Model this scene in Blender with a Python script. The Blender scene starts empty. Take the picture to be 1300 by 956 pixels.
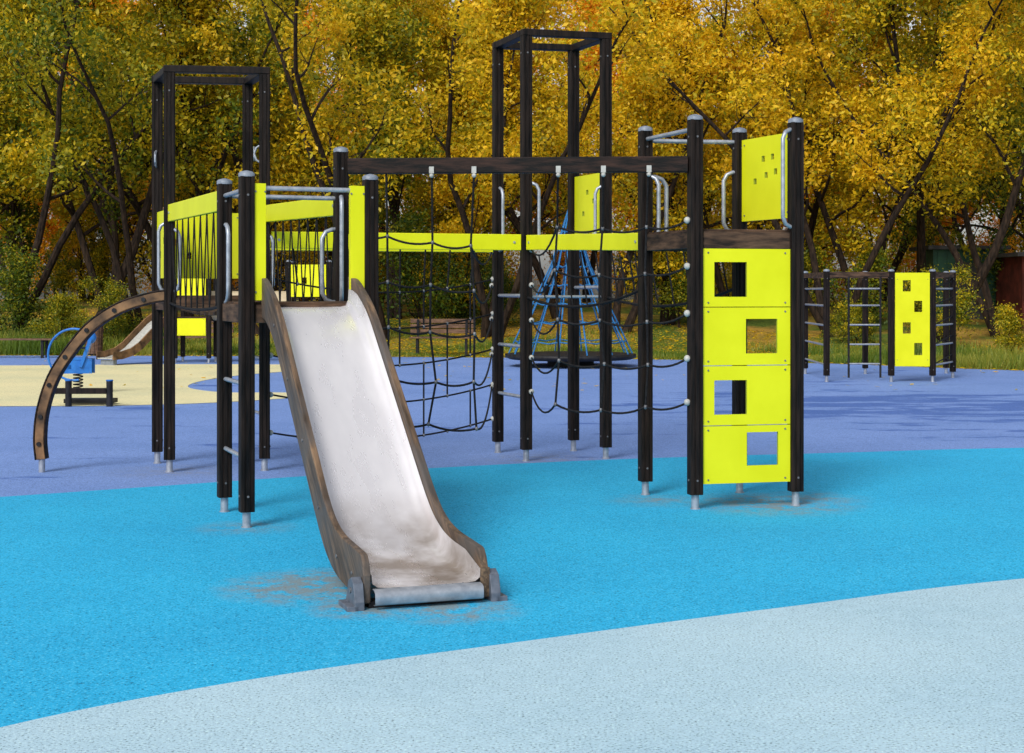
import bpy, math, random
import numpy as np
from mathutils import Vector, Matrix
random.seed(7); R=np.random.default_rng(11)
scene=bpy.context.scene
COL=scene.collection

# ------------------------------------------------------------------ materials
def newmat(name):
    m=bpy.data.materials.new(name); m.use_nodes=True
    nt=m.node_tree; nt.nodes.clear()
    out=nt.nodes.new('ShaderNodeOutputMaterial')
    b=nt.nodes.new('ShaderNodeBsdfPrincipled')
    nt.links.new(b.outputs[0],out.inputs[0])
    return m,nt,b,out
def N(nt,t,**k):
    n=nt.nodes.new(t)
    for a,v in k.items(): setattr(n,a,v)
    return n
def coords(nt,scale=(1,1,1)):
    g=N(nt,'ShaderNodeTexCoord'); mp=N(nt,'ShaderNodeMapping')
    mp.inputs['Scale'].default_value=scale
    nt.links.new(g.outputs['Object'],mp.inputs['Vector']); return mp.outputs[0]
def noise(nt,vec,scale,detail=3,rough=.55):
    n=N(nt,'ShaderNodeTexNoise'); n.inputs['Scale'].default_value=scale
    n.inputs['Detail'].default_value=detail; n.inputs['Roughness'].default_value=rough
    nt.links.new(vec,n.inputs['Vector']); return n.outputs['Fac']
def ramp(nt,fac,stops):
    r=N(nt,'ShaderNodeValToRGB'); e=r.color_ramp.elements
    while len(e)<len(stops): e.new(.5)
    for i,(p,c) in enumerate(stops):
        e[i].position=p; e[i].color=(*c,1) if len(c)==3 else c
    nt.links.new(fac,r.inputs[0]); return r.outputs[0]
def mix(nt,fac,a,b,mode='MIX'):
    m=N(nt,'ShaderNodeMix',data_type='RGBA',blend_type=mode)
    for i,v in ((0,fac),(6,a),(7,b)):
        if isinstance(v,(int,float)): m.inputs[i].default_value=v
        elif isinstance(v,tuple): m.inputs[i].default_value=(*v,1)
        else: nt.links.new(v,m.inputs[i])
    return m.outputs[2]
def math_(nt,op,a,b=None,clamp=False):
    m=N(nt,'ShaderNodeMath',operation=op,use_clamp=clamp)
    for i,v in ((0,a),(1,b)):
        if v is None: continue
        if isinstance(v,(int,float)): m.inputs[i].default_value=v
        else: nt.links.new(v,m.inputs[i])
    return m.outputs[0]
def bump(nt,b,h,strength,dist=.01):
    n=N(nt,'ShaderNodeBump'); n.inputs['Strength'].default_value=strength; n.inputs['Distance'].default_value=dist
    nt.links.new(h,n.inputs['Height']); nt.links.new(n.outputs[0],b.inputs['Normal'])

def simple(name,c1,c2,rough=.5,metal=0,scale=8,stretch=(1,1,1),bs=.15,det=4,lo=.35,hi=.7,spec=.4):
    m,nt,b,o=newmat(name); v=coords(nt,stretch)
    f=noise(nt,v,scale,det)
    nt.links.new(ramp(nt,f,[(lo,c1),(hi,c2)]),b.inputs['Base Color'])
    b.inputs['Roughness'].default_value=rough; b.inputs['Metallic'].default_value=metal; b.inputs['Specular IOR Level'].default_value=spec
    f2=noise(nt,v,scale*5,2); bump(nt,b,f2,bs,.004)
    return m
def rubber(name,c,stains=(),damp=False):
    m,nt,b,o=newmat(name); v=coords(nt)
    fine=noise(nt,v,85,1,.7); med=noise(nt,v,14,3,.7); big=noise(nt,v,.55,3,.6)
    l=tuple(min(1,x*1.15+.02) for x in c)
    col=ramp(nt,fine,[(.28,tuple(x*.34 for x in c)),(.44,c),(.58,c),(.76,tuple(min(.9,x*1.3+.12) for x in c))])
    col=mix(nt,ramp(nt,big,[(.35,(0,0,0)),(.7,(1,1,1))]),col,mix(nt,1.0,col,(.80,.86,.90),'MULTIPLY'))
    col=mix(nt,ramp(nt,med,[(.45,(0,0,0)),(.75,(.4,.4,.4))]),col,l)
    geo=N(nt,'ShaderNodeNewGeometry'); tot=None
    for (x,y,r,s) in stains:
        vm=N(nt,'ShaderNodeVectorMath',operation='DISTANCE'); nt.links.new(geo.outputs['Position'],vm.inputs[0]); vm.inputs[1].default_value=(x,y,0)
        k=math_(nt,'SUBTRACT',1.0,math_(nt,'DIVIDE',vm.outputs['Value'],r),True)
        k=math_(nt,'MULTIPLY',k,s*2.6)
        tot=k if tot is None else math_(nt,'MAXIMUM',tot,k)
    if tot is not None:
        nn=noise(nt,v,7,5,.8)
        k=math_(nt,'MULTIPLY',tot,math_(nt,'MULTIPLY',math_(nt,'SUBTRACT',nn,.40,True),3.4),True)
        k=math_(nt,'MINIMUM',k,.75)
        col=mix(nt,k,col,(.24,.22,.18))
    b.inputs['Roughness'].default_value=.85; b.inputs['Specular IOR Level'].default_value=.25
    if damp:
        mp=coords(nt,(.35,.9,1)); dn=noise(nt,mp,1.3,5,.7)
        vm=N(nt,'ShaderNodeVectorMath',operation='DISTANCE'); nt.links.new(geo.outputs['Position'],vm.inputs[0]); vm.inputs[1].default_value=(5.2,21.5,0)
        k=math_(nt,'SUBTRACT',1.0,math_(nt,'DIVIDE',vm.outputs['Value'],5.0),True)
        k=math_(nt,'MULTIPLY',k,.22); k=math_(nt,'ADD',dn,k)
        k=ramp(nt,k,[(.60,(0,0,0)),(.65,(.9,.9,.9))])
        col=mix(nt,k,col,mix(nt,1.0,col,(.38,.50,.70),'MULTIPLY'))
    nt.links.new(col,b.inputs['Base Color'])
    bump(nt,b,fine,.5,.004)
    return m

M={}
M['post']=simple('black_stained_wood',(.003,.0026,.0026),(.022,.014,.011),.55,0,6,(6,6,.6),.3,spec=.16)
M['beam']=simple('worn_black_wood',(.004,.0035,.0035),(.050,.024,.017),.6,0,5,(1,1,6),.4,lo=.42,hi=.78,spec=.18)
M['deck']=simple('weathered_deck_wood',(.015,.010,.008),(.13,.075,.045),.75,0,5,(1,1,5),.4,spec=.2)
M['archwood']=simple('laminated_wood',(.04,.022,.012),(.30,.16,.07),.6,0,5,(1,1,1),.3,spec=.3)
M['steel']=simple('galvanised_steel',(.30,.33,.38),(.46,.49,.54),.42,.5,20,bs=.05)
M['grey']=simple('grey_cap_plastic',(.14,.17,.22),(.24,.27,.32),.45,0,20,bs=.05)
M['footgrey']=simple('dark_grey_bracket',(.075,.09,.12),(.14,.16,.20),.5,0,20,bs=.05)
M['rope']=simple('black_rope',(.004,.004,.005),(.018,.018,.02),.8,0,60,bs=.5,spec=.2)
M['bead']=simple('pale_connector',(.36,.36,.34),(.50,.50,.46),.45,0,20,bs=.05)
M['node']=simple('rope_clip_metal',(.10,.10,.11),(.22,.22,.23),.45,.3,20,bs=.05)
M['yellow']=simple('lime_yellow_board',(.66,.68,.006),(.73,.75,.012),.42,0,3,bs=.03,spec=.25)
M['yellow_edge']=simple('olive_board_edge',(.30,.34,.01),(.38,.43,.02),.5,0,8,bs=.05)
M['blue']=simple('blue_paint',(.01,.12,.45),(.02,.18,.6),.4,0,8,bs=.05)
M['bluerope']=simple('blue_rope',(.01,.09,.26),(.02,.20,.45),.7,0,30,bs=.2)
M['darkmetal']=simple('dark_metal',(.01,.01,.012),(.03,.03,.033),.55,.2,8,bs=.05,spec=.2)
M['brown']=simple('brown_slats',(.08,.04,.02),(.20,.11,.06),.6,0,6,(1,1,4),.3)
M['cream']=simple('cream_plastic',(.45,.36,.22),(.56,.47,.32),.45,0,4,bs=.05)
M['red']=simple('dark_red_boards',(.05,.012,.008),(.12,.025,.016),.8,0,3,bs=.2,spec=.2)
M['green']=simple('green_painted_metal',(.008,.05,.03),(.02,.09,.045),.6,0,3,bs=.1)
M['wall']=simple('weathered_fence',(.12,.13,.13),(.26,.28,.29),.85,0,1.5,bs=.2)
M['roof']=simple('grey_roof',(.03,.03,.033),(.07,.07,.07),.8,0,3,bs=.2)
M['bark']=simple('bark',(.007,.005,.004),(.045,.028,.018),.9,0,5,(3,3,.6),.9,spec=.2)

dS=Vector((.333,-.943,0)).normalized(); wS=Vector((-dS.y,dS.x,0))
def dotn(nt,vec,d):
    n=N(nt,'ShaderNodeVectorMath',operation='DOT_PRODUCT'); nt.links.new(vec,n.inputs[0]); n.inputs[1].default_value=d; return n.outputs['Value']
def slidecoords(nt,su,sv,sw):
    g=N(nt,'ShaderNodeTexCoord').outputs['Object']; c,s=math.cos(math.radians(37)),math.sin(math.radians(37))
    a=dS*c-Vector((0,0,s)); b=dS*s+Vector((0,0,c)); cb=N(nt,'ShaderNodeCombineXYZ')
    for i,(d,k) in enumerate(((a,su),(b,sv),(wS,sw))): nt.links.new(math_(nt,'MULTIPLY',dotn(nt,g,d),k),cb.inputs[i])
    return cb.outputs[0],g
def sidewood():
    m,nt,b,o=newmat('weathered_plywood'); v,g=slidecoords(nt,1.0,14,14)
    f=noise(nt,v,2.2,5,.7); big=noise(nt,g,2.5,3)
    c=ramp(nt,f,[(.32,(.025,.017,.012)),(.5,(.095,.062,.040)),(.72,(.27,.17,.10))])
    c=mix(nt,ramp(nt,big,[(.42,(0,0,0)),(.62,(.75,.75,.75))]),c,(.085,.078,.075))
    nt.links.new(c,b.inputs['Base Color']); b.inputs['Roughness'].default_value=.6; b.inputs['Specular IOR Level'].default_value=.3
    bump(nt,b,f,.3,.003); return m
M['sidewood']=sidewood()
def steelbed():
    m,nt,b,o=newmat('brushed_stainless'); v,g=slidecoords(nt,1.0,1.0,4.0)
    f=noise(nt,v,1.6,5,.65); big=noise(nt,g,3.0,4,.6); sep=N(nt,'ShaderNodeSeparateXYZ')
    nt.links.new(g,sep.inputs[0])
    low=math_(nt,'SUBTRACT',.44,sep.outputs['Z']); low=math_(nt,'MULTIPLY',low,3.0,True)
    k=math_(nt,'MULTIPLY',low,ramp(nt,big,[(.34,(.15,.15,.15)),(.60,(1,1,1))]))
    base=ramp(nt,f,[(.3,(.80,.78,.81)),(.7,(.90,.88,.90))])
    col=mix(nt,k,base,(.25,.19,.14))
    nt.links.new(col,b.inputs['Base Color'])
    b.inputs['Metallic'].default_value=.5
    rr=ramp(nt,f,[(.3,(.20,.20,.20)),(.7,(.38,.38,.38))]); nt.links.new(rr,b.inputs['Roughness'])
    v2,_=slidecoords(nt,1.0,1.0,60.0); bump(nt,b,noise(nt,v2,1.5,3),.12,.001)
    return m
M['bed']=steelbed()

def leafmat(name,stops,trans=.35):
    m,nt,b,o=newmat(name)
    a=N(nt,'ShaderNodeAttribute',attribute_name='leafcol'); s=N(nt,'ShaderNodeSeparateColor'); nt.links.new(a.outputs['Color'],s.inputs[0])
    oi=N(nt,'ShaderNodeObjectInfo'); s2=N(nt,'ShaderNodeSeparateColor'); nt.links.new(oi.outputs['Color'],s2.inputs[0])
    f=math_(nt,'ADD',math_(nt,'MULTIPLY',s.outputs[0],.24),math_(nt,'MULTIPLY',s.outputs[1],.36))
    f=math_(nt,'ADD',f,math_(nt,'SUBTRACT',s2.outputs[0],.30),True)
    col=ramp(nt,f,stops)
    nt.links.new(col,b.inputs['Base Color']); b.inputs['Roughness'].default_value=.5
    b.inputs['Specular IOR Level'].default_value=.3
    t=N(nt,'ShaderNodeBsdfTranslucent'); nt.links.new(col,t.inputs[0])
    ms=N(nt,'ShaderNodeMixShader'); ms.inputs[0].default_value=trans
    nt.links.new(b.outputs[0],ms.inputs[1]); nt.links.new(t.outputs[0],ms.inputs[2]); nt.links.new(ms.outputs[0],o.inputs[0])
    return m
M['leaf']=leafmat('autumn_leaves',[(0,(.018,.05,.008)),(.20,(.085,.14,.010)),(.38,(.38,.34,.012)),(.56,(.84,.57,.014)),(.80,(.90,.52,.018)),(1,(.80,.38,.012))],.40)
M['grassblade']=leafmat('grass_blades',[(0,(.03,.08,.01)),(.4,(.11,.18,.015)),(.7,(.30,.30,.04)),(1,(.45,.36,.10))],.3)

# ------------------------------------------------------------------ mesh builder
class MB:
    def __init__(s): s.v=[]; s.f=[]; s.m=[]; s.sm=[]; s.mats=[]
    def mi(s,mat):
        if mat not in s.mats: s.mats.append(mat)
        return s.mats.index(mat)
    def add(s,vs,fs,mat,smooth=False):
        o=len(s.v); s.v+= [tuple(p) for p in vs]; k=s.mi(mat)
        for f in fs: s.f.append(tuple(i+o for i in f)); s.m.append(k); s.sm.append(smooth)
    def box(s,c,size,yaw=0,mat='post',mtx=None):
        hx,hy,hz=[q/2 for q in size]
        vs=[Vector((x,y,z)) for x in(-hx,hx) for y in(-hy,hy) for z in(-hz,hz)]
        Mx=mtx if mtx else Matrix.Rotation(yaw,4,'Z')
        vs=[(Mx@v)+Vector(c) for v in vs]
        s.add(vs,[(0,1,3,2),(4,6,7,5),(0,4,5,1),(2,3,7,6),(0,2,6,4),(1,5,7,3)],mat)
    def beam(s,p,q,w,h,mat):
        p=Vector(p);q=Vector(q);d=(q-p);L=d.length;x=d.normalized();y=Vector((0,0,1)).cross(x).normalized();z=x.cross(y)
        Mx=Matrix((x,y,z)).transposed().to_4x4(); s.box((p+q)/2,(L,w,h),0,mat,Mx)
    def tube(s,pts,r,mat,n=8,cap=True):
        pts=[Vector(p) for p in pts]; P=len(pts); vs=[]; fs=[]
        rs=r if isinstance(r,(list,tuple)) else [r]*P
        up=None
        for i,p in enumerate(pts):
            t=(pts[min(i+1,P-1)]-pts[max(i-1,0)]).normalized()
            if up is None: up=t.orthogonal().normalized()
            up=(up-t*up.dot(t)).normalized(); sd=t.cross(up)
            for k in range(n):
                a=2*math.pi*k/n; vs.append(p+(up*math.cos(a)+sd*math.sin(a))*rs[i])
        for i in range(P-1):
            for k in range(n):
                fs.append((i*n+k,i*n+(k+1)%n,(i+1)*n+(k+1)%n,(i+1)*n+k))
        s.add(vs,fs,mat,True)
        if cap:
            s.add(vs[:n],[tuple(range(n-1,-1,-1))],mat); s.add(vs[-n:],[tuple(range(n))],mat)
    def ball(s,c,r,mat,n=8,m=5,sz=1.0):
        pts=[];rs=[]
        for i in range(m+1):
            a=math.pi*i/m; pts.append(Vector(c)+Vector((0,0,-math.cos(a)*r*sz))); rs.append(max(.0005,math.sin(a)*r))
        s.tube(pts,rs,mat,n,False)
    def prism(s,prof,z0,z1,c,yaw,mat):
        n=len(prof); ca,sa=math.cos(yaw),math.sin(yaw)
        vs=[(c[0]+x*ca-y*sa,c[1]+x*sa+y*ca,z) for z in(z0,z1) for x,y in prof]
        fs=[(i,(i+1)%n,n+(i+1)%n,n+i) for i in range(n)]+[tuple(range(n-1,-1,-1)),tuple(range(n,2*n))]
        s.add(vs,fs,mat)
    def panel(s,p,q,z0,z1,th,mat,holes=(),edge=None,off=0,mg=0.0):
        """vertical board from p to q (xy), rectangular holes given as fractions (u0,u1,v0,v1)"""
        p=Vector((p[0],p[1],0));q=Vector((q[0],q[1],0));x=(q-p).normalized();L=(q-p).length;y=Vector((-x.y,x.x,0))
        p=p+x*mg+y*off; L-=2*mg; H=z1-z0
        us=sorted({0,1,*[h[0] for h in holes],*[h[1] for h in holes]}); vs_=sorted({0,1,*[h[2] for h in holes],*[h[3] for h in holes]})
        nu,nv=len(us),len(vs_)
        def solid(i,j):
            if i<0 or j<0 or i>=nu-1 or j>=nv-1: return False
            cu=(us[i]+us[i+1])/2; cv=(vs_[j]+vs_[j+1])/2
            return not any(h[0]<cu<h[1] and h[2]<cv<h[3] for h in holes)
        V=[];F=[];E=[]
        for side in(-1,1):
            for u in us:
                for v in vs_: V.append(p+x*(u*L)+y*(side*th/2)+Vector((0,0,z0+v*H)))
        I=lambda sd,i,j: sd*nu*nv+i*nv+j
        for i in range(nu-1):
            for j in range(nv-1):
                if not solid(i,j): continue
                F.append((I(0,i,j),I(0,i+1,j),I(0,i+1,j+1),I(0,i,j+1))); F.append((I(1,i,j),I(1,i,j+1),I(1,i+1,j+1),I(1,i+1,j)))
                if not solid(i-1,j): E.append((I(0,i,j),I(0,i,j+1),I(1,i,j+1),I(1,i,j)))
                if not solid(i+1,j): E.append((I(0,i+1,j),I(1,i+1,j),I(1,i+1,j+1),I(0,i+1,j+1)))
                if not solid(i,j-1): E.append((I(0,i,j),I(1,i,j),I(1,i+1,j),I(0,i+1,j)))
                if not solid(i,j+1): E.append((I(0,i,j+1),I(0,i+1,j+1),I(1,i+1,j+1),I(1,i,j+1)))
        s.add(V,F,mat); s.add(V,E,edge or mat)
        for u in(.06,.94):
            for v in(.07,.93):
                c=p+x*(u*L)+Vector((0,0,z0+v*H)); s.tube([c-y*(th/2),c-y*(th/2+.005)],.007,'node',8)
    def obj(s,name,parent=None,bevel=0):
        me=bpy.data.meshes.new(name); me.from_pydata(s.v,[],s.f)
        for k in s.mats: me.materials.append(M[k])
        me.polygons.foreach_set('material_index',s.m); me.polygons.foreach_set('use_smooth',s.sm); me.update()
        o=bpy.data.objects.new(name,me); COL.objects.link(o)
        if parent: o.parent=parent
        if bevel:
            b=o.modifiers.new('bevel','BEVEL'); b.width=bevel; b.segments=2; b.limit_method='ANGLE'; b.angle_limit=math.radians(50)
        return o
def empty(name):
    o=bpy.data.objects.new(name,None); COL.objects.link(o); o.empty_display_size=.3; return o

def postprofile(h=.048,g=.006,gw=.0055):
    c=.008; side=[(-h+c,-h)]
    for gx in(-.018,.018): side+=[(gx-gw,-h),(gx-gw*.5,-h+g),(gx+gw*.5,-h+g),(gx+gw,-h)]
    side+=[(h-c,-h)]
    pr=[]
    for k in range(4):
        a=k*math.pi/2
        for x,y in side: pr.append((x*math.cos(a)-y*math.sin(a),x*math.sin(a)+y*math.cos(a)))
    return pr
PROF=postprofile()
def post(mb,xy,h,yaw,cap=True,k=1.0):
    x,y=xy
    pr=[(a*k,b*k) for a,b in PROF]
    mb.tube([(x,y,-.05),(x,y,.16)],.028*k,'steel',12)
    mb.tube([(x,y,.0),(x,y,.014)],.036*k,'steel',12)
    mb.prism(pr,.115,h-.035 if cap else h,(x,y),yaw,'post')
    if cap:
        mb.tube([(x,y,h-.037),(x,y,h-.014),(x,y,h-.002),(x,y,h+.006)],[.056*k,.056*k,.042*k,.012*k],'grey',14)
    for z in (.22,h-.16):
        for sx,sy in((0,-1),(-1,0),(1,0)):
            ca,sa=math.cos(yaw),math.sin(yaw); dx=(sx*ca-sy*sa);dy=(sx*sa+sy*ca)
            mb.tube([(x+dx*.047*k,y+dy*.047*k,z),(x+dx*.053*k,y+dy*.053*k,z)],.008,'node',8)
def sag(p,q,s,n=14):
    p=Vector(p);q=Vector(q); return [p.lerp(q,i/n)-Vector((0,0,4*s*(i/n)*(1-i/n))) for i in range(n+1)]
def lerp(a,b,t): return tuple(a[i]+(b[i]-a[i])*t for i in range(len(a)))

# ------------------------------------------------------------------ main climbing frame
P1=(-1.791,10.365);P2=(-.986,10.685);P3=(-2.078,11.10);P4=(-1.273,11.42)
A=(1.340,11.24);B=(2.110,11.43);C=(1.044,12.03);D=(1.800,12.15)
T1=(-.14,15.2);T2=(.133,14.44);T3=(.615,15.36);T4=(.894,14.65)
L1=(-3.026,13.57);L2=(-3.29,14.25);L3=(-2.204,13.68);L4=(-2.47,14.35)
F=empty('playground_climbing_frame')
yP,yR,yT,yL=[math.radians(a) for a in(21.5,14,17,10)]
mb=MB()
for p in(P1,P2,P3): post(mb,p,2.41,yP)
post(mb,P4,2.67,yP)
for p in(A,B,C,D): post(mb,p,2.89,yR)
for p in(T1,T2,T3,T4): post(mb,p,4.0,yT,False)
for p in(L1,L2,L3,L4): post(mb,p,3.53,yL,False)
mb.obj('posts',F)
mb=MB()
for Q,z in(((T1,T2,T4,T3),4.03),((L2,L1,L3,L4),3.56)):
    for i in range(4):
        a=Q[i];b=Q[(i+1)%4]; e=.003 if i%2 else 0
        d=(Vector(b)-Vector(a)).normalized()*(.048 if i%2 else -.045)
        mb.beam((a[0]-d.x,a[1]-d.y,z+e),(b[0]+d.x,b[1]+d.y,z+e),.096,.062,'post')
ctr=2.53
bd=(Vector(A)-Vector(P4)).normalized()
mb.beam((P4[0]+bd.x*.055,P4[1],ctr),(A[0]-bd.x*.052,A[1],ctr),.085,.115,'beam')
mb.obj('top_beams',F,.006)
# yellow rails
mb=MB()
def rail(p,q,z0,z1,h=.15,mg=.055):
    p=Vector((*p,z0));q=Vector((*q,z1));d=(q-p).normalized()*mg
    mb.beam(p+d,q-d,.045,h,'yellow')
    for t in(.03,.97):
        c=(p+d).lerp(q-d,t); y=Vector((-d.y,d.x,0)).normalized()
        mb.tube([c-y*.022,c-y*.03],.012,'steel',8)
rail(L1,P3,2.29,2.26); rail(L3,P4,2.29,2.24)
rail(L3,T2,2.06,2.06); rail(L4,T1,2.06,2.06); rail(T2,C,2.06,1.99,.14); rail(T4,D,2.06,2.0,.14)
mb.obj('yellow_handrails',F,.006)
# decks
mb=MB()
def deck(Q,z,th=.1):
    a,b,c,d=[Vector((*q,z)) for q in Q]
    n=7
    for i in range(n):
        t0=(i+.04)/n;t1=(i+.96)/n
        p=a.lerp(d,(t0+t1)/2);q=b.lerp(c,(t0+t1)/2); w=(a-d).length*(t1-t0)
        mb.beam(p+Vector((0,0,th/2-.012)),q+Vector((0,0,th/2-.012)),w,.03,'deck')
    for p,q in((a,b),(d,c)): 
        e=(q-p).normalized()*.055; mb.beam(p+e-Vector((0,0,.012)),q-e-Vector((0,0,.012)),.05,th*.95,'deck')
    for p,q in((a,d),(b,c)):
        e=(q-p).normalized()*.055; mb.beam(p+e-Vector((0,0,.010)),q-e-Vector((0,0,.010)),.05,th*.98,'deck')
deck((P1,P2,P4,P3),1.46,.13); deck((A,B,D,C),1.99,.13); deck((L1,L3,L4,L2),1.50,.12)
for i in range(13):
    t=(i+.7)/13.4
    a=Vector((*lerp(P3,L1,t),1.47-.18*t*(1-t)));b=Vector((*lerp(P4,L3,t),1.47-.18*t*(1-t)))
    mb.beam(a.lerp(b,.06),b.lerp(a,.06),.13,.035,'deck')
mb.obj('decks',F,.005)
# yellow panels
mb=MB()
zs=[(.19,.612),(.618,1.052),(1.058,1.482),(1.488,1.914)]
hol=[(.50,.86,.30,.88),(.13,.50,.18,.76),(.49,.85,.20,.80),(.13,.50,.17,.77)]
for (z0,z1),h in zip(zs,hol): mb.panel(A,B,z0,z1,.022,'yellow',[h],'yellow_edge',off=-.01,mg=.052)
sq=[(.42,.48,.70,.77),(.61,.67,.71,.78),(.67,.73,.53,.60),(.48,.54,.50,.57),(.25,.31,.44,.51)]
mb.panel(D,B,2.15,2.79,.02,'yellow',sq,'yellow_edge',mg=.05)
mb.panel(T4,T3,2.17,2.74,.02,'yellow',[(.28,.36,.5,.58),(.5,.58,.66,.74),(.64,.72,.3,.38)],'yellow_edge',mg=.05)
mb.panel(L2,L4,1.72,2.33,.02,'yellow',[(.12,.18,.5,.6),(.3,.36,.3,.4)],'yellow_edge',mg=.05)
mb.panel(L1,L2,1.72,2.33,.02,'yellow',[(.3,.4,.5,.6),(.6,.7,.3,.4)],'yellow_edge',mg=.05)
d=(Vector(P2)-Vector(P1)).normalized()
a=Vector(P1)+d*.05; b=a+d*.075; mb.panel(a,b,1.54,2.33,.04,'yellow',off=-.01)
b=Vector(P2)-d*.05; a=b-d*.10; mb.panel(a,b,1.54,2.33,.04,'yellow',off=-.01)
mb.obj('yellow_boards',F,.003)
# steel tubes
mb=MB()
def tb(p,q,r=.017): mb.tube([p,q],r,'steel',10)
def V3(p,z): return (p[0],p[1],z)
tb(V3(P1,2.30),V3(P2,2.30)); tb(V3(P1,2.29),V3(P3,2.29)); tb(V3(P3,2.29),V3(P4,2.29))
for z in(.47,.97): tb(V3(P1,z),V3(P3,z),.016)
tb(V3(C,2.79),V3(A,2.79)); tb(V3(C,2.78),V3(D,2.78)); 
for z in(1.56,1.08,.6): tb(V3(T2,z),V3(T1,z))
tb(V3(T4,1.64),V3(T3,1.64)); tb(V3(T2,1.55),V3(T4,1.55),.014)
for z in(.5,1.0): tb(V3(L3,z),V3(L4,z),.014)
def handle(p,dx,dy,z0,z1,r=.016):
    x,y=p; pts=[(x,y,z1),(x+dx*.45,y+dy*.45,z1),(x+dx*.8,y+dy*.8,z1-.02),(x+dx,y+dy,z1-.07)]
    pts+= [(x+dx,y+dy,z) for z in np.linspace(z1-.14,z0+.14,5)]
    pts+= [(x+dx,y+dy,z0+.07),(x+dx*.8,y+dy*.8,z0+.02),(x+dx*.45,y+dy*.45,z0),(x,y,z0)]
    mb.tube(pts,r,'steel',10)
handle(B,-.11,-.09,2.08,2.80); handle(D,-.13,-.03,2.07,2.54); handle(C,.10,-.05,2.0,2.50);handle(C,.17,.05,2.0,2.50)
handle(P3,.05,-.12,1.52,2.08); handle(P4,-.13,-.08,1.52,2.06); handle(P4,.02,-.12,1.52,2.3)
handle(T2,.12,-.02,2.0,2.62); handle(T1,.05,-.1,2.0,2.62); handle(T4,-.10,0,2.0,2.6)
handle(L1,.10,-.05,1.6,2.15); handle(L1,-.09,-.02,1.6,2.2); handle(L3,.08,-.02,1.6,2.1)
handle(L2,-.0,-.09,2.75,2.9,.01); handle(L3,-.09,0,2.75,2.9,.01)
mb.obj('steel_tubes',F)
# arch climber
mb=MB()
ctrl=[(-4.15,.12),(-4.165,.30),(-4.14,.55),(-4.05,.83),(-3.90,1.07),(-3.70,1.30),(-3.45,1.46),(-3.2,1.54),(-3.05,1.565)]
pts=[]
for i in range(len(ctrl)-1):
    p0=ctrl[max(i-1,0)];p1=ctrl[i];p2=ctrl[i+1];p3=ctrl[min(i+2,len(ctrl)-1)]
    for k in range(5):
        t=k/5; pts.append(tuple(.5*((2*p1[j])+(-p0[j]+p2[j])*t+(2*p0[j]-5*p1[j]+4*p2[j]-p3[j])*t*t+(-p0[j]+3*p1[j]-3*p2[j]+p3[j])*t**3) for j in(0,1)))
pts.append(ctrl[-1])
def archbeam(s0,s1,y0,y1,mat):
    vs=[];fs=[];n=len(pts)
    for i,(x,z) in enumerate(pts):
        a=pts[max(i-1,0)];b=pts[min(i+1,n-1)]; tx,tz=b[0]-a[0],b[1]-a[1]; l=math.hypot(tx,tz); nx,nz=-tz/l,tx/l
        for s,yy in((s0,y0),(s1,y0),(s1,y1),(s0,y1)): vs.append((x+nx*s,yy,z+nz*s))
    for i in range(n-1):
        for k in range(4): fs.append((i*4+k,i*4+(k+1)%4,i*4+4+(k+1)%4,i*4+4+k))
    fs+=[(3,2,1,0),(n*4-4,n*4-3,n*4-2,n*4-1)]
    mb.add(vs,fs,mat)
archbeam(-.040,.036,13.52,13.60,'archwood')
archbeam(.038,.052,13.515,13.605,'beam'); archbeam(-.052,-.042,13.515,13.605,'beam')
mb.tube([(-4.15,13.56,-.03),(-4.15,13.56,.14)],.028,'steel',12)
for i in range(4,len(pts)-2,5):
    x,z=pts[i]; mb.tube([(x,13.519,z),(x,13.505,z)],.02,'darkmetal',10)
mb.obj('arched_climbing_beam',F,.004)
# ropes
mb=MB(); RR=.0085
def node(c): mb.ball(c,.0145,'node',6,4,1.3)
def bead(c): mb.ball(c,.026,'bead',10,6)
for (p0,q0) in((P3,L1),(P4,L3)):
    n=9
    for i in range(n):
        for k in(0,1):
            t=(i+.5)/n; tt=(i+k)/n*.96+.02
            top=V3(lerp(p0,q0,t),2.21); bot=V3(lerp(p0,q0,tt),1.50-.18*t*(1-t))
            mb.tube([top,bot],.006,'rope',6)
    mb.tube(sag(V3(p0,1.5),V3(q0,1.5),.045),.012,'rope',6)
def beamp(t): return lerp(P4,A,t)
zA=[2.12,1.785,1.44,1.11,.79]; zT=[1.99,1.66,1.33,.98,.66]
cols=[.617,.743,.87]
grid={}
for j,z in enumerate(zA):
    nodes=[V3((A[0]-.06,A[1]-.02),z)]
    for k,t in enumerate(cols[::-1]):
        bp=beamp(t); nodes.append((bp[0]+random.uniform(-.02,.02),bp[1]+.08*(k+1),z-.05*math.sin((k+1)*.9)-random.uniform(0,.03)))
    nodes.append(V3((T2[0]+.05,T2[1]-.04),zT[j]))
    for a,b in zip(nodes[:-1],nodes[1:]): mb.tube(sag(a,b,.035 if b is not nodes[-1] else .12,8),RR,'rope',7)
    bead(nodes[0]); bead(nodes[-1])
    for q in nodes[1:-1]: node(q)
    for k in range(3): grid[(j,k)]=nodes[k+1]
for k,t in enumerate(cols[::-1]):
    bp=beamp(t); prev=(bp[0],bp[1]-.0,2.47)
    for j in range(5): mb.tube(sag(prev,grid[(j,k)],.0,3),RR,'rope',7); prev=grid[(j,k)]
for t in(.26,.38,.617,.743,.87):
    bp=beamp(t); mb.box((bp[0],bp[1]-.050,2.495),(.035,.012,.05),0,'bead'); mb.ball((bp[0],bp[1]-.045,2.455),.018,'bead')
colsL=[.13,.26,.38]; gl={}
zL=[2.02,1.68,1.33,.98,.64]
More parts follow.
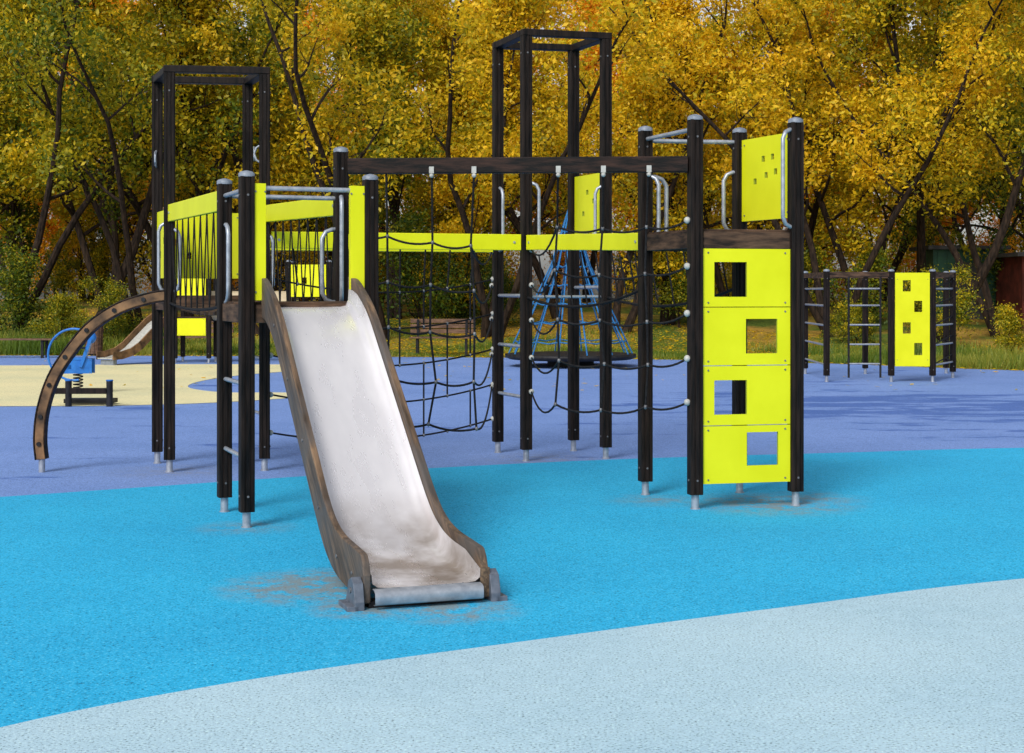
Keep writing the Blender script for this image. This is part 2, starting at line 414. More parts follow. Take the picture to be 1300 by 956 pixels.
for j,z in enumerate(zL):
    nodes=[V3((P4[0]+.05,P4[1]),z+.02)]
    for k,t in enumerate(colsL):
        bp=beamp(t); nodes.append((bp[0]+random.uniform(-.03,.03),bp[1]+.04*k,z-.03*k+random.uniform(-.03,.02)))
    nodes.append(V3((T1[0]-.06,T1[1]),zT[j]-.0))
    for a,b in zip(nodes[:-1],nodes[1:]): mb.tube(sag(a,b,.03 if b is not nodes[-1] else .13,8),RR,'rope',7)
    bead(nodes[-1])
    for k in range(3): gl[(j,k)]=nodes[k+1]; node(nodes[k+1])
for k,t in enumerate(colsL):
    bp=beamp(t); prev=(bp[0],bp[1],2.47)
    for j in range(5): mb.tube([prev,gl[(j,k)]],RR,'rope',7); prev=gl[(j,k)]
g={}
lv=[1.72,1.38,1.03,.68,.34]; nt_=9
for j,z in enumerate(lv):
    pl=sag(V3((L3[0]+.05,L3[1]+.02),z),V3((T1[0]-.05,T1[1]),z),.13,nt_*3); mb.tube(pl,RR,'rope',7)
    bead(pl[0]);bead(pl[-1])
    for k in range(1,nt_): g[(j,k)]=pl[k*3]; node(pl[k*3])
for k in range(1,nt_):
    t=k/nt_; top=V3(lerp(L3,T1,t),2.0); prev=top
    for j in range(5):
        if (k+j)%3!=2 or j==0: mb.tube([prev,g[(j,k)]],RR,'rope',7)
        prev=g[(j,k)]
for (p0,q0,z0,z1) in((T2,C,2.0,1.93),(T4,D,2.0,1.94)):
    mb.tube(sag(V3(p0,z0-.45),V3(q0,z1-.3),.12),.012,'rope',7)
    for i in range(1,8):
        t=i/8; mb.tube([V3(lerp(p0,q0,t),z0-.06),V3(lerp(p0,q0,min(1,t+.06)),z0-.41-.48*t*(1-t))],.007,'rope',6)
mb.obj('rope_nets',F)

# ------------------------------------------------------------------ slide
S=empty('playground_slide')
ss=np.linspace(-.06,2.86,90)
zz=np.interp(ss,[-.3,0,.12,.3,.5,.7,1.9,2.08,2.3,2.9],[1.505,1.50,1.49,1.43,1.33,1.18,.274,.185,.135,.105])
pad=np.concatenate([[zz[0]]*4,zz,[zz[-1]]*4]); zz=np.convolve(pad,np.ones(9)/9,'valid')
O=Vector((-1.385,10.50,0))
def SP(s,w,z): 
    p=O+dS*s+wS*w; return (p.x,p.y,z)
mb=MB(); sec=[(-.288,.115),(-.284,.04),(-.258,.006),(-.22,-.002),(0,-.004),(.22,-.002),(.258,.006),(.284,.04),(.288,.115)]
k=len(sec); vs=[];fs=[]
for s,z in zip(ss,zz):
    for w,dz in sec: vs.append(SP(s,w,z+dz*(1 if s<2.6 else 1-.5*(s-2.6)/.3)))
for i in range(len(ss)-1):
    for j in range(k-1): fs.append((i*k+j,i*k+k+j,i*k+k+j+1,i*k+j+1))
mb.add(vs,fs,'bed',True)
vs=[];fs=[];zl=zz[-1]
lip=[(2.86,-.002),(2.90,-.006),(2.918,-.016),(2.922,-.035),(2.922,-.070),(2.91,-.078),(2.88,-.08)]
for s,dz in lip:
    for w in(-.285,-.1,.1,.285): vs.append(SP(s,w,zl+dz))
for i in range(len(lip)-1):
    for j in range(3): fs.append((i*4+j,i*4+4+j,i*4+5+j,i*4+1+j))
mb.add(vs,fs,'steel',True)
mb.obj('steel_bed',S)
def sides(mb,wa,wb,mat,e0,e1,endr):
    for sgn in(-1,1):
        vs=[];fs=[]; n=len(ss)
        for i,(s,z) in enumerate(zip(ss,zz)):
            sl=(zz[min(i+1,n-1)]-zz[max(i-1,0)])/(ss[min(i+1,n-1)]-ss[max(i-1,0)]); c=1/math.sqrt(1+sl*sl); nx,nz=-sl*c,c
            top=e1; bot=e0
            rem=ss[-1]-s
            if rem<.09: top=e1-endr*(1-rem/.09)**2.2
            top+=.03*max(0,min(1,(.25-s)/.2))
            b=min(1,max(0,(s)/.25))
            for w,d in((wa,bot),(wa,top),(wb,top),(wb,bot)): vs.append(SP(s+nx*d*.8*b,sgn*w,z+nz*d))
        for i in range(n-1):
            for j in range(4):
                f=(i*4+j,i*4+(j+1)%4,i*4+4+(j+1)%4,i*4+4+j); fs.append(f if sgn>0 else f[::-1])
        fs+=[(0,1,2,3),(n*4-1,n*4-2,n*4-3,n*4-4)]
        mb.add(vs,fs,mat)
mb=MB(); sides(mb,.292,.330,'sidewood',-.075,.165,.10)
for sgn in(-1,1):
    for s in(.45,.9,1.35,1.8,2.25,2.6):
        z=float(np.interp(s,ss,zz)); mb.tube([SP(s+.02,sgn*.328,z+.03),SP(s+.02,sgn*.336,z+.03)],.010,'node',8)
mb.obj('wooden_sides',S,.007)
mb=MB(); 
for sgn in(-1,1):
    w0,w1=sgn*.334,sgn*.385
    prof=[(2.70,0),(2.90,0),(2.90,.05),(2.87,.14),(2.82,.165),(2.76,.14),(2.71,.04)]
    vs=[SP(s,w,z) for w in(w0,w1) for s,z in prof]; n=len(prof)
    fs=[(i,(i+1)%n,n+(i+1)%n,n+i) for i in range(n)]+[tuple(range(n-1,-1,-1)),tuple(range(n,2*n))]
    mb.add(vs,fs,'footgrey')
    mb.box(SP(2.80,sgn*.392,.018),(.06,.2,.03),math.atan2(wS.y,wS.x),'footgrey')
    mb.tube([SP(2.82,sgn*.385,.10),SP(2.82,sgn*.393,.10)],.014,'node',8)
mb.box(SP(2.80,0,.02),(.60,.10,.04),math.atan2(wS.y,wS.x),'darkmetal')
for s in(.9,1.7):
    zc=float(np.interp(s,ss,zz))-.05
    mb.box(SP(s,0,zc),(.58,.06,.03),math.atan2(wS.y,wS.x),'steel')
mb.obj('feet_and_brackets',S,.004)

# ------------------------------------------------------------------ far playground equipment
yaw2=math.radians(3)
E=empty('climbing_wall_frame'); mb=MB()
q=[(5.55,27.1),(6.69,27.1),(7.42,27.1),(5.67,29.7),(6.83,29.7),(8.15,28.4),(8.45,29.9)]
for p in q: post(mb,p,1.99,yaw2,True,1.0)
mb.obj('posts',E)
mb=MB()
for a,b in((0,1),(3,4),(0,3),(2,5),(4,6)): mb.beam(V3(q[a],1.90),V3(q[b],1.90),.07,.09,'deck')
mb.panel(q[1],q[2],.28,1.93,.025,'yellow',[(.22,.45,.80,.92),(.55,.78,.58,.70),(.22,.45,.35,.47),(.55,.78,.12,.25)],'yellow_edge',mg=.06,off=-.03)
mb.obj('boards',E,.004)
mb=MB()
for z in(.3,.65,1.0,1.35,1.65):
    for a,b in((3,0),(2,5)): mb.tube([V3(q[a],z),V3(q[b],z)],.018,'steel',8)
    mb.tube([(6.05,27.6,z),(6.62,27.6,z)],.016,'steel',8); mb.tube([V3(q[5],z),V3(q[6],z)],.012,'rope',6)
    mb.tube([V3(q[2],z),V3(q[5],z+.15)],.012,'rope',6)
for x in(6.05,6.62): mb.tube([(x,27.6,.05),(x,27.6,1.9)],.02,'darkmetal',8)
mb.obj('rungs_and_ropes',E)

E=empty('rope_spinner'); mb=MB(); cx,cy=1.25,32.8
mb.tube([(cx,cy,0),(cx,cy,3.55)],.05,'darkmetal',12)
mb.tube([(cx,cy,.16),(cx,cy,.20),(cx,cy,.27),(cx,cy,.275)],[1.30,1.40,1.40,1.33],'darkmetal',40)
mb.tube([(cx,cy,0),(cx,cy,.17)],.5,'darkmetal',20)
mb.obj('turning_platform',E)
mb=MB(); n=14
for i in range(n):
    a=2*math.pi*i/n; mb.tube([(cx,cy,3.5),(cx+.42*math.cos(a),cy+.42*math.sin(a),2.15),(cx+1.32*math.cos(a),cy+1.32*math.sin(a),.28)],.017,'bluerope',6)
for z,r in((2.9,.19),(2.5,.31),(2.15,.42),(1.75,.60),(1.35,.80),(.95,1.0),(.55,1.19)):
    pts_=[]
    for i in range(n):
        a=2*math.pi*i/n;b=2*math.pi*(i+1)/n
        pts_+=[(cx+r*math.cos(a),cy+r*math.sin(a),z),(cx+r*.95*math.cos((a+b)/2),cy+r*.95*math.sin((a+b)/2),z-.04)]
    pts_.append(pts_[0]); mb.tube(pts_,.015,'bluerope',6)
mb.obj('blue_rope_net',E)

E=empty('small_slide_tower'); mb=MB()
for x,y in((-7.5,34.2),(-6.75,34.2),(-7.5,35.0),(-6.75,35.0),(-5.0,34.4),(-4.1,34.4),(-5.0,35.2),(-4.1,35.2)): post(mb,(x,y),2.3,0,True,1.0)
mb.obj('posts',E)
mb=MB()
mb.box((-7.12,34.6,.98),(.8,.85,.1),0,'deck'); mb.box((-4.55,34.8,.98),(.95,.85,.1),0,'deck'); mb.box((-7.65,34.75,.96),(.45,.6,.08),0,'deck')
mb.panel((-5.0,34.35),(-4.1,34.35),1.48,2.2,.025,'yellow',[(.3,.45,.4,.6)],mg=.06)
mb.panel((-7.5,34.15),(-6.75,34.15),.62,1.0,.025,'yellow',mg=.06); mb.panel((-7.5,34.15),(-6.75,34.15),1.4,2.1,.025,'yellow',mg=.06)
mb.panel((-5.0,34.35),(-4.1,34.35),.3,.9,.03,'cream',mg=.06)
mb.tube([(-6.8,34.6,1.28),(-5.0,34.8,1.28)],.33,'cream',18)
mb.obj('boards_and_tunnel',E,.004)
mb=MB()
sd2=Vector((-.56,-.83,0)).normalized(); sw2=Vector((-sd2.y,sd2.x,0)); o2=Vector((-7.75,34.7,0))
sl=[(0,1.02),(.2,1.0),(.45,.85),(1.05,.38),(1.3,.24),(1.6,.17),(1.85,.16)]
for wo,w,dz,mat in((-.26,.04,.05,'archwood'),(.26,.04,.05,'archwood'),(0,.47,-.01,'bead')):
    for a,b in zip(sl[:-1],sl[1:]):
        p=o2+sd2*a[0]+sw2*wo; q_=o2+sd2*(b[0]+.01)+sw2*wo
        mb.beam((p.x,p.y,a[1]+dz),(q_.x,q_.y,b[1]+dz),w,.17 if w<.1 else .02,mat)
p=o2+sd2*1.75; mb.box((p.x,p.y,.06),(.4,.1,.12),math.atan2(sw2.y,sw2.x),'grey')
mb.obj('short_slide',E)

E=empty('spring_rider'); mb=MB(); rx,ry=-6.78,24.0
mb.tube([(rx+.07*math.cos(a),ry+.07*math.sin(a),.02+.30*a/37.7) for a in np.linspace(0,37.7,90)],.012,'darkmetal',6)
mb.panel((rx-.24,ry-.10),(rx+.22,ry-.02),.32,.55,.03,'blue',[(.2,.34,.3,.6)]); mb.panel((rx-.24,ry+.08),(rx+.22,ry+.16),.32,.55,.03,'blue')
mb.box((rx,ry+.03,.55),(.26,.22,.04),.14,'blue'); mb.beam((rx+.05,ry,.42),(rx+.20,ry+.02,.86),.20,.05,'blue'); mb.ball((rx+.2,ry+.02,.88),.08,'blue',12,8,1.2)
mb.tube([(rx+.12,ry-.2,.72),(rx+.12,ry+.25,.72)],.016,'darkmetal',8)
mb.tube([(rx-.02+.40*math.cos(a),ry-.16,.62+.40*math.sin(a)) for a in np.linspace(1.2,4.9,24)],.018,'blue',8)
mb.obj('rider_body',E,.004)
E=empty('balance_beam'); mb=MB()
for x in(-6.15,-5.58): mb.tube([(x,21.3,0),(x,21.3,.36)],.045,'darkmetal',12); mb.tube([(x,21.3,.36),(x,21.3,.375)],.05,'blue',12)
mb.beam((-6.4,21.3,.22),(-5.62,21.3,.22),.07,.08,'post'); mb.beam((-6.3,21.7,.06),(-5.6,21.7,.06),.25,.06,'darkmetal')
mb.obj('beam_and_posts',E,.004)

def bench(x,y,yaw=0,back=True,L=1.7):
    E=empty('park_bench'); mb=MB()
    for i in range(4): mb.box((0,-.18+i*.12,.45),(L,.10,.035),0,'brown')
    if back:
        for i in range(3): mb.box((0,.26+.02*i,.60+i*.13),(L,.03,.10),0,'brown')
    for sx in(-L*.38,L*.38):
        mb.box((sx,-.15,.21),(.06,.06,.43),0,'darkmetal'); mb.box((sx,.22,.21 if not back else .45),(.06,.06,.43 if not back else .9),0,'darkmetal'); mb.box((sx,.02,.41),(.05,.42,.04),0,'darkmetal')
    o=mb.obj('seat_and_legs',E,.004); E.location=(x,y,0); E.rotation_euler=(0,0,yaw)
bench(-12.0,36.9,0,False,2.0); bench(-1.75,38.3,0,True,1.6); bench(-7.9,38.6)
def bin_(x,y):
    E=empty('litter_bin'); mb=MB()
    mb.tube([(0,0,.05),(0,0,.75),(0,0,.78)],[.19,.22,.20],'brown',16); mb.tube([(0,0,0),(0,0,.06)],.15,'darkmetal',12)
    for i in range(14):
        a=2*math.pi*i/14; mb.beam((.2*math.cos(a),.2*math.sin(a),.08),(.232*math.cos(a),.232*math.sin(a),.75),.035,.01,'brown')
    mb.tube([(0,0,.76),(0,0,.80)],.235,'darkmetal',16); mb.obj('bin_body',E); E.location=(x,y,0)
bin_(-10.4,38.2)

# ------------------------------------------------------------------ terrain
def sstep(x): x=np.clip(x,0,1); return x*x*(3-2*x)
def terr(x,y): return 1.15*sstep((np.asarray(y,float)-38.6)/16)+ .08*np.sin(np.asarray(x)*.7)*sstep((np.asarray(y,float)-39)/8)
def lawnmat():
    m,nt,b,o=newmat('lawn'); v=coords(nt); a=noise(nt,v,.35,4,.6); c=noise(nt,v,9,4,.7)
    g=ramp(nt,c,[(.3,(.03,.06,.01)),(.6,(.11,.16,.02)),(.8,(.2,.22,.04))]); l=ramp(nt,c,[(.3,(.12,.07,.02)),(.5,(.36,.22,.04)),(.8,(.6,.38,.05))])
    nt.links.new(mix(nt,ramp(nt,a,[(.42,(0,0,0)),(.56,(1,1,1))]),g,l),b.inputs['Base Color']); b.inputs['Roughness'].default_value=.95; b.inputs['Specular IOR Level'].default_value=.2; bump(nt,b,c,1,.03); return m
M['lawn']=lawnmat()
xs=np.concatenate([np.linspace(-400,-45,8),np.arange(-40,41,2),np.linspace(45,400,8)]); ys=np.concatenate([[-60,-20,0,20,34],np.arange(38,62,1.5),[70,90,130,200,400,900]])
vs=[(x,y,float(terr(x,y)) if y>38.6 else 0) for y in ys for x in xs]; nx=len(xs)
fs=[(j*nx+i,j*nx+i+1,(j+1)*nx+i+1,(j+1)*nx+i) for j in range(len(ys)-1) for i in range(nx-1)]
mb=MB(); mb.add(vs,fs,'lawn',True); mb.obj('lawn_ground')

def sheet(name,poly,z,mat):
    mb=MB(); mb.add([(x,y,z) for x,y in poly],[tuple(range(len(poly)))],mat); mb.obj(name)
def smooth(pts,n=8):
    o=[]
    for i in range(len(pts)-1):
        p0=pts[max(i-1,0)];p1=pts[i];p2=pts[i+1];p3=pts[min(i+2,len(pts)-1)]
        for k in range(n):
            t=k/n; o.append(tuple(.5*((2*p1[j])+(-p0[j]+p2[j])*t+(2*p0[j]-5*p1[j]+4*p2[j]-p3[j])*t*t+(-p0[j]+3*p1[j]-3*p2[j]+p3[j])*t**3) for j in(0,1)))
    return o+[pts[-1]]
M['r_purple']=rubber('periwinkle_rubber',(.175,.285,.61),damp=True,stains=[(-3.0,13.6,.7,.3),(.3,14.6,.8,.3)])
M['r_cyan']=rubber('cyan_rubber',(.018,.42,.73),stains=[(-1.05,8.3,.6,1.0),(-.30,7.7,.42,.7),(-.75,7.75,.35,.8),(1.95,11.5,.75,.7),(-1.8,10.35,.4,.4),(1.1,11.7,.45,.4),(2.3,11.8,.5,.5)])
M['r_pale']=rubber('pale_blue_rubber',(.44,.62,.72))
M['r_cream']=rubber('cream_rubber',(.78,.70,.40))
far=smooth([(-45,38.4),(-20,38.3),(-8,38.0),(2,36.5),(7,34),(10,31.2),(14,29.5),(24,28),(45,27)])
sheet('violet_rubber_surface',[(-45,-15),(45,-15)]+far[::-1],.004,'r_purple')
cy_=smooth([(-45,-4),(-14,6),(-8,9.5),(-3.97,11.9),(-1.77,13.25),(-.36,14.02),(1.28,14.66),(3.36,15.2),(5.23,15.65),(10,16.3),(45,17)])
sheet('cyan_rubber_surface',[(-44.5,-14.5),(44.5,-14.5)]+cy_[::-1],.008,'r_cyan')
pl=smooth([(-3.5,-14),(-3.2,0),(-2.7,4.0),(-2.05,5.35),(-1.19,6.20),(.2,7.06),(1.5,7.80),(2.83,8.50),(6,9.8),(14,12),(40,15)])
sheet('pale_rubber_surface',[(40,-14)]+pl[::-1],.012,'r_pale')
cr=[(-26,22.5),(-14,21.6),(-7.3,21.3),(-5,21.6),(-3.6,22.6),(-3.0,23.7),(-3.6,24.2),(-4.6,24.3),(-5.4,25.6),(-5.5,27.6),(-5.0,29.6),(-4.0,31.2),(-3.2,32.6),(-4.5,33.4),(-8,33.6),(-12,33.0),(-26,33.4)]
sheet('cream_rubber_surface',smooth(cr,6),.009,'r_cream')

# ------------------------------------------------------------------ vegetation
def quads_obj(name,V,C,mats,midx):
    n=len(V)//4
    me=bpy.data.meshes.new(name); me.vertices.add(len(V)); me.vertices.foreach_set('co',V.astype(np.float32).ravel())
    me.loops.add(4*n); me.loops.foreach_set('vertex_index',np.arange(4*n,dtype=np.int32))
    me.polygons.add(n); me.polygons.foreach_set('loop_start',np.arange(0,4*n,4,dtype=np.int32))
    for k in mats: me.materials.append(M[k])
    me.polygons.foreach_set('material_index',midx.astype(np.int32))
    a=me.color_attributes.new('leafcol','FLOAT_COLOR','POINT'); a.data.foreach_set('color',C.astype(np.float32).ravel())
    me.update(calc_edges=True); me.validate()
    return me
def leaf_quads(c,size,rng,clump,upb=.5):
    n=len(c)
    nrm=rng.normal(size=(n,3)); nrm[:,2]+=upb; nrm/=np.linalg.norm(nrm,axis=1)[:,None]
    t=rng.normal(size=(n,3)); t-= (t*nrm).sum(1)[:,None]*nrm; t/=np.linalg.norm(t,axis=1)[:,None]; b=np.cross(nrm,t)
    s=(size*rng.uniform(.55,1.4,n))[:,None]
    V=np.stack([c-t*s,c-b*s*.5+t*s*.1,c+t*s,c+b*s*.5+t*s*.1],1).reshape(-1,3)
    C=np.ones((n,4,4)); C[:,:,0]=rng.uniform(0,1,n)[:,None]; C[:,:,1]=clump[:,None]; C[:,:,2]=rng.uniform(0,1,n)[:,None]
    return V,C.reshape(-1,4)
def tube_quads(pts,rs,n):
    pts=np.array(pts); P=len(pts); ring=[]
    for i in range(P):
        t=pts[min(i+1,P-1)]-pts[max(i-1,0)]; t=t/np.linalg.norm(t)
        u=np.cross(t,[.3,1,.1]); u/=np.linalg.norm(u); w=np.cross(t,u)
        a=np.arange(n)*2*np.pi/n; ring.append(pts[i]+rs[i]*(np.cos(a)[:,None]*u+np.sin(a)[:,None]*w))
    q=[]
    for i in range(P-1):
        for k in range(n): q+= [ring[i][k],ring[i][(k+1)%n],ring[i+1][(k+1)%n],ring[i+1][k]]
    return q
def make_tree(seed,H,spread,limbs,nleaf,base=.25,lean=.1,stems=1,lsize=.065,r0=.17,sig=.22,wob=.07):
    rng=np.random.default_rng(seed); Q=[]; tw=[]
    def grow(p,d,L,r,lev):
        n=5 if lev else 4; pts=[p]; rs=[r]; dd=d.copy()
        for i in range(n):
            dd=dd+rng.normal(size=3)*.16+np.array([0,0,.06]); dd/=np.linalg.norm(dd); pts.append(pts[-1]+dd*L/n); rs.append(r*(1-.8*(i+1)/n))
        if lev or rng.uniform()<.4: Q.extend(tube_quads(pts,rs,5 if lev==2 else 3))
        if lev==0: tw.append((pts[1],pts[-1])); return
        for k in range(7 if lev==2 else 5):
            t=rng.uniform(.3,1)*n; i=min(int(t),n-1); q=pts[i]+(pts[i+1]-pts[i])*(t-i)
            nd=dd*.5+rng.normal(size=3)*.65+np.array([0,0,.1]); nd/=np.linalg.norm(nd)
            grow(q,nd,L*rng.uniform(.35,.55),rs[i]*.5,lev-1)
    for st in range(stems):
        la=rng.uniform(0,6.28); d=np.array([math.cos(la)*lean,math.sin(la)*lean,1.0]); d/=np.linalg.norm(d)
        p=np.array([rng.normal()*.12*(stems>1),rng.normal()*.12*(stems>1),-.2]); pts=[p];rs=[]; n=12; dd=d.copy(); r=r0*(1 if stems==1 else .75)
        for i in range(n):
            dd=dd+rng.normal(size=3)*np.array([wob,wob,.0]); dd[2]=abs(dd[2]); dd/=np.linalg.norm(dd); pts.append(pts[-1]+dd*H*.92/n)
        rs=[r*(1.25 if i==0 else 1)*(1-.85*i/n) for i in range(n+1)]
        Q.extend(tube_quads(pts,rs,8))
        for k in range(limbs//stems):
            t=base+(1-base)*(k+rng.uniform(0,1))/(limbs//stems); f=t*n; i=min(int(f),n-1); q=pts[i]+(pts[i+1]-pts[i])*(f-i)
            a=rng.uniform(0,6.28); up=rng.uniform(.15,.8)+t*.5; nd=np.array([math.cos(a),math.sin(a),up]); nd/=np.linalg.norm(nd)
            grow(q,nd,spread*(1.15-.65*t)*rng.uniform(.7,1.2),rs[i]*.5+.01,2)
    nq=len(Q)//4; a=np.array([x[0] for x in tw]); b=np.array([x[1] for x in tw]); cl=rng.uniform(0,1,len(tw))
    w=rng.uniform(.05,1,len(tw))**1.8; w/=w.sum()
    idx=rng.choice(len(tw),nleaf,p=w); t=rng.uniform(0,1.1,nleaf)[:,None]
    c=a[idx]*(1-t)+b[idx]*t+rng.normal(size=(nleaf,3))*np.array([sig,sig,sig*.8])
    V,C=leaf_quads(c,np.full(nleaf,lsize),rng,np.clip(cl[idx]*.75+.25*np.clip(c[:,2]/H,0,1),0,1))
    Vt=np.array(Q); Ct=np.ones((len(Q),4))*.5
    mid=np.concatenate([np.zeros(nq),np.ones(nleaf)])
    return quads_obj('tree_mesh',np.concatenate([Vt,V]),np.concatenate([Ct,C]),['bark','leaf'],mid)
LS=.076
T=[make_tree(1,13,3.2,20,25000,.20,.10,1,LS),
   make_tree(2,14,2.8,20,22000,.24,.22,1,LS,r0=.15),
   make_tree(3,12,3.0,22,25000,.17,.22,2,LS,r0=.16),
   make_tree(4,15,3.4,20,25000,.22,.30,2,LS,r0=.18),
   make_tree(5,11,3.0,20,24000,.12,.15,3,LS,r0=.15),
   make_tree(6,13,3.4,18,16000,.26,.35,1,LS,r0=.15)]
TB=[make_tree(41,13,2.6,14,9500,.34,.28,2,.07,r0=.17,wob=.11),make_tree(42,14,2.6,12,9000,.38,.35,1,.07,r0=.16,wob=.12),make_tree(43,12,2.4,15,9500,.32,.35,3,.07,r0=.15,wob=.11)]
TS=[make_tree(31,5.5,1.7,16,10000,.08,.25,2,.06,.07,.2),make_tree(32,6.5,1.9,16,11000,.12,.3,3,.06,.08,.22)]
SH=[make_tree(21,2.2,1.0,14,7000,.05,.3,3,.045,.03,.14),make_tree(22,3.2,1.3,14,7000,.08,.3,3,.05,.04,.18)]
def place(name,me,x,y,rot,s,bias,dz=0):
    o=bpy.data.objects.new(name,me); COL.objects.link(o); o.location=(x,y,float(terr(x,y))-.05+dz); o.rotation_euler=(0,0,rot); o.scale=(s,s,s*random.uniform(.93,1.08)); o.color=(bias,0,0,1); return o
def biasf(x,y):
    u=x/y
    if u<-.20: b=random.choice([.28,.36,.44])
    elif u<-.10: b=random.choice([.34,.42,.48])
    elif u<.02: b=random.choice([.34,.42,.48,.52])
    elif u<.12: b=random.choice([.46,.50,.54])
    elif u<.24: b=random.choice([.50,.54,.58])
    elif u<.29: b=random.choice([.40,.48,.54])
    else: b=random.choice([.28,.38,.48])
    return b
for x,y,k,r in((-14.2,43.5,0,1),(-12.0,43,1,2.2),(-10.6,44,2,.4),(-7.2,44,1,4),(-3.6,43.5,0,5),(-.6,44,2,1.2),(3.0,44.5,0,2),(9.2,44,2,5.5),(11.8,43,1,.9),(14.0,44,0,3.6)):
    place('autumn_tree',TB[k],x,y,r,random.uniform(.95,1.1),biasf(x,y))
for (y0,step,n,jy) in((48,3.0,12,1.5),(54,3.7,12,2.2),(60,4.6,10,2)):
    for i in range(n):
        x=(i-(n-1)/2)*step+random.uniform(-.9,.9); y=y0+random.uniform(-jy,jy)
        place('autumn_tree',T[random.randrange(6)],x,y,random.uniform(0,6.28),random.uniform(.85,1.1),biasf(x,y)-(.04 if y0>52 else 0))
for i in range(11):
    x=random.uniform(-17,18); y=random.uniform(48,58)
    place('young_tree',TS[i%2],x,y,random.uniform(0,6.28),random.uniform(.7,1.0),random.choice([.10,.22,.36,.48,.54]))
belt=bpy.data.collections.new('distant_trees_source')
def beltadd(name,me,x,y,s,b):
    o=bpy.data.objects.new(name,me); o.location=(x,y,.9); o.rotation_euler=(0,0,random.uniform(0,6)); o.scale=(s,s,s); o.color=(b,0,0,1); belt.objects.link(o)
for i in range(14):
    x=(i-6.5)*4.3+random.uniform(-1,1); y=random.uniform(68,76); beltadd('distant_tree',T[random.choice([0,2,4])],x,y,random.uniform(1.2,1.45),biasf(x,y)-.08)
for i in range(17):
    x=(i-8)*3.1+random.uniform(-1,1); beltadd('distant_understory',TS[i%2],x,random.uniform(62,66),random.uniform(.9,1.2),random.choice([.04,.10,.2,.34]))
bi=bpy.data.objects.new('distant_trees',None); bi.instance_type='COLLECTION'; bi.instance_collection=belt; COL.objects.link(bi)
for i in range(24):
    x=random.uniform(-18,18); y=random.uniform(45,60)
    place('shrub',SH[random.randrange(2)],x,y,random.uniform(0,6.28),random.uniform(.6,1.15),random.choice([.08,.16,.26,.40]))
for x,y,s,b in((-12.5,42,.7,.3),(-11.2,43,.6,.26),(-14,43,.9,.2),(13.5,36.5,.5,.34),(12.6,38,.6,.36),(14.5,38,.7,.26),(11.5,41,.7,.3),(9.5,42,.6,.3)):
    place('shrub',SH[random.randrange(2)],x,y,random.uniform(0,6.28),s,b)

def grass(name,n,fx,seed):
    rng=np.random.default_rng(seed); x,y,h=fx(rng,n); z=terr(x,y)
    z=np.where(y<38.6,0,z); c=np.stack([x,y,z],1); a=rng.uniform(0,6.28,n); w=.012; d=np.stack([np.cos(a),np.sin(a),0*a],1)
    tip=c+np.stack([rng.normal(size=n)*.25*h,rng.normal(size=n)*.25*h,h],1)
    V=np.stack([c-d*w,c+d*w,tip+d*w*.25,tip-d*w*.25],1).reshape(-1,3)
    cl=.5+.5*np.sin(x*1.3+2*np.sin(y)); C=np.ones((n,4,4)); C[:,:,0]=rng.uniform(0,1,n)[:,None]; C[:,:,1]=cl[:,None]; C[:,:,2]=rng.uniform(0,1,n)[:,None]
    me=quads_obj(name,V,C.reshape(-1,4),['grassblade'],np.zeros(n)); o=bpy.data.objects.new(name,me); COL.objects.link(o); o.color=(.48,0,0,1)
fxs=np.array([p[0] for p in far]); fys=np.array([p[1] for p in far])
def fg(rng,n):
    x=rng.uniform(-17,17,n); y0=np.interp(x,fxs,fys); y=y0+.05+rng.beta(1,1.8,n)*9
    m=np.clip(.5+.5*np.sin(x*.9+1.3*np.sin(y*.8)),.05,1); side=np.clip((np.abs(x)-6)/5,.12,1)
    return x,y,rng.uniform(.06,.22,n)*m*(.6+side)+side*rng.uniform(0,.26,n)
grass('grass',70000,fg,5)
rng=np.random.default_rng(9); n=30000
x=rng.uniform(-16,16,n); y=np.interp(x,fxs,fys)+rng.uniform(-.3,12,n)
# a few strays blown onto the rubber
x[:260]=rng.uniform(-14,14,260); y[:260]=rng.uniform(24,37,260)
z=np.where(y<38.6,.018,terr(x,y)+.03); V,C=leaf_quads(np.stack([x,y,z],1),np.full(n,.05),rng,rng.uniform(.3,1,n),6)
V[:,2]=np.maximum(V[:,2],.014)
me=quads_obj('fallen_leaves',V,C,['leaf'],np.zeros(n)); o=bpy.data.objects.new('fallen_leaves',me); COL.objects.link(o); o.color=(.50,0,0,1)

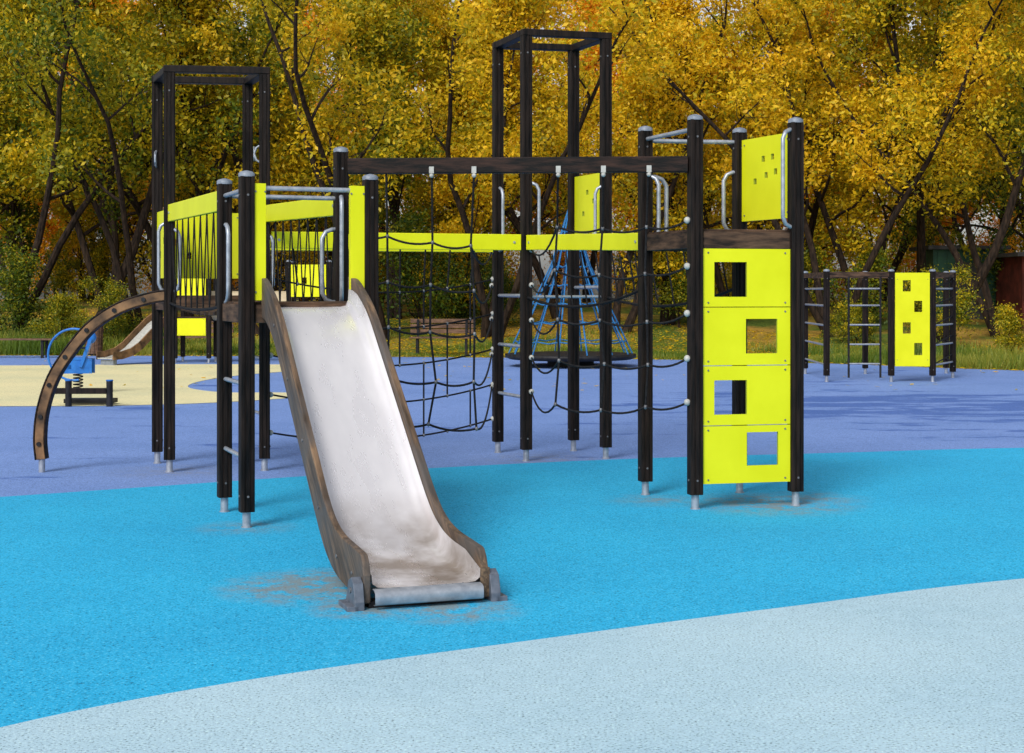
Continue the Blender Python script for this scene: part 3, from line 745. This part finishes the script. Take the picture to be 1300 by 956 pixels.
# ------------------------------------------------------------------ sheds, far fence
def shed(name,x,y,w,d,h,mat):
    E=empty(name); mb=MB(); mb.box((0,0,h/2),(w,d,h),0,mat)
    for i in range(int(w/.3)): mb.box((-w/2+.15+i*.3,-d/2-.012,h/2),(.03,.02,h-.1),0,mat)
    mb.box((0,-d/2-.03,h*.42),(.9,.03,h*.8),0,'roof'); mb.box((0,0,h+.06),(w+.4,d+.4,.12),0,'roof'); mb.obj('walls_and_roof',E); E.location=(x,y,float(terr(x,y))-.2)
shed('red_shed',16.4,47,2.4,2.5,2.3,'red'); shed('green_shed',14.4,49.5,2.2,2.0,2.3,'green')
E=empty('boundary_fence'); mb=MB(); mb.box((8,82,1.2+.6),(90,.1,1.3),0,'wall')
for i in range(30): mb.box((-37+i*3,81.85,1.8),(.15,.12,1.5),0,'wall')
mb.obj('fence_panels',E)

# ------------------------------------------------------------------ light, sky, camera
w=bpy.data.worlds.new('World'); scene.world=w; w.use_nodes=True; nt=w.node_tree; bg=nt.nodes['Background']
el=math.radians(40); az=math.atan2(-.38,-.80)
sky=nt.nodes.new('ShaderNodeTexSky'); sky.sky_type='NISHITA'; sky.sun_disc=False; sky.sun_elevation=el; sky.sun_rotation=az
sky.air_density=1.0; sky.dust_density=2.5
hs=nt.nodes.new('ShaderNodeHueSaturation'); hs.inputs['Saturation'].default_value=.30
nt.links.new(sky.outputs[0],hs.inputs['Color']); nt.links.new(hs.outputs[0],bg.inputs[0]); bg.inputs[1].default_value=.15
ld=bpy.data.lights.new('sun','SUN'); ld.energy=2.2; ld.angle=math.radians(20); ld.color=(1,.965,.91)
lo=bpy.data.objects.new('sun',ld); COL.objects.link(lo)
sd=Vector((math.sin(az)*math.cos(el),math.cos(az)*math.cos(el),math.sin(el)))
lo.rotation_euler=sd.to_track_quat('Z','Y').to_euler(); lo.location=(0,0,20)
cd=bpy.data.cameras.new('camera'); co=bpy.data.objects.new('camera',cd); COL.objects.link(co); scene.camera=co
co.location=(0,0,1.6); co.rotation_euler=(math.pi/2,0,0); cd.sensor_width=36; cd.lens=54; cd.shift_y=-108/1300; cd.clip_end=2000; cd.clip_start=.1
scene.view_settings.view_transform='Standard'; scene.view_settings.look='None'; scene.view_settings.exposure=0
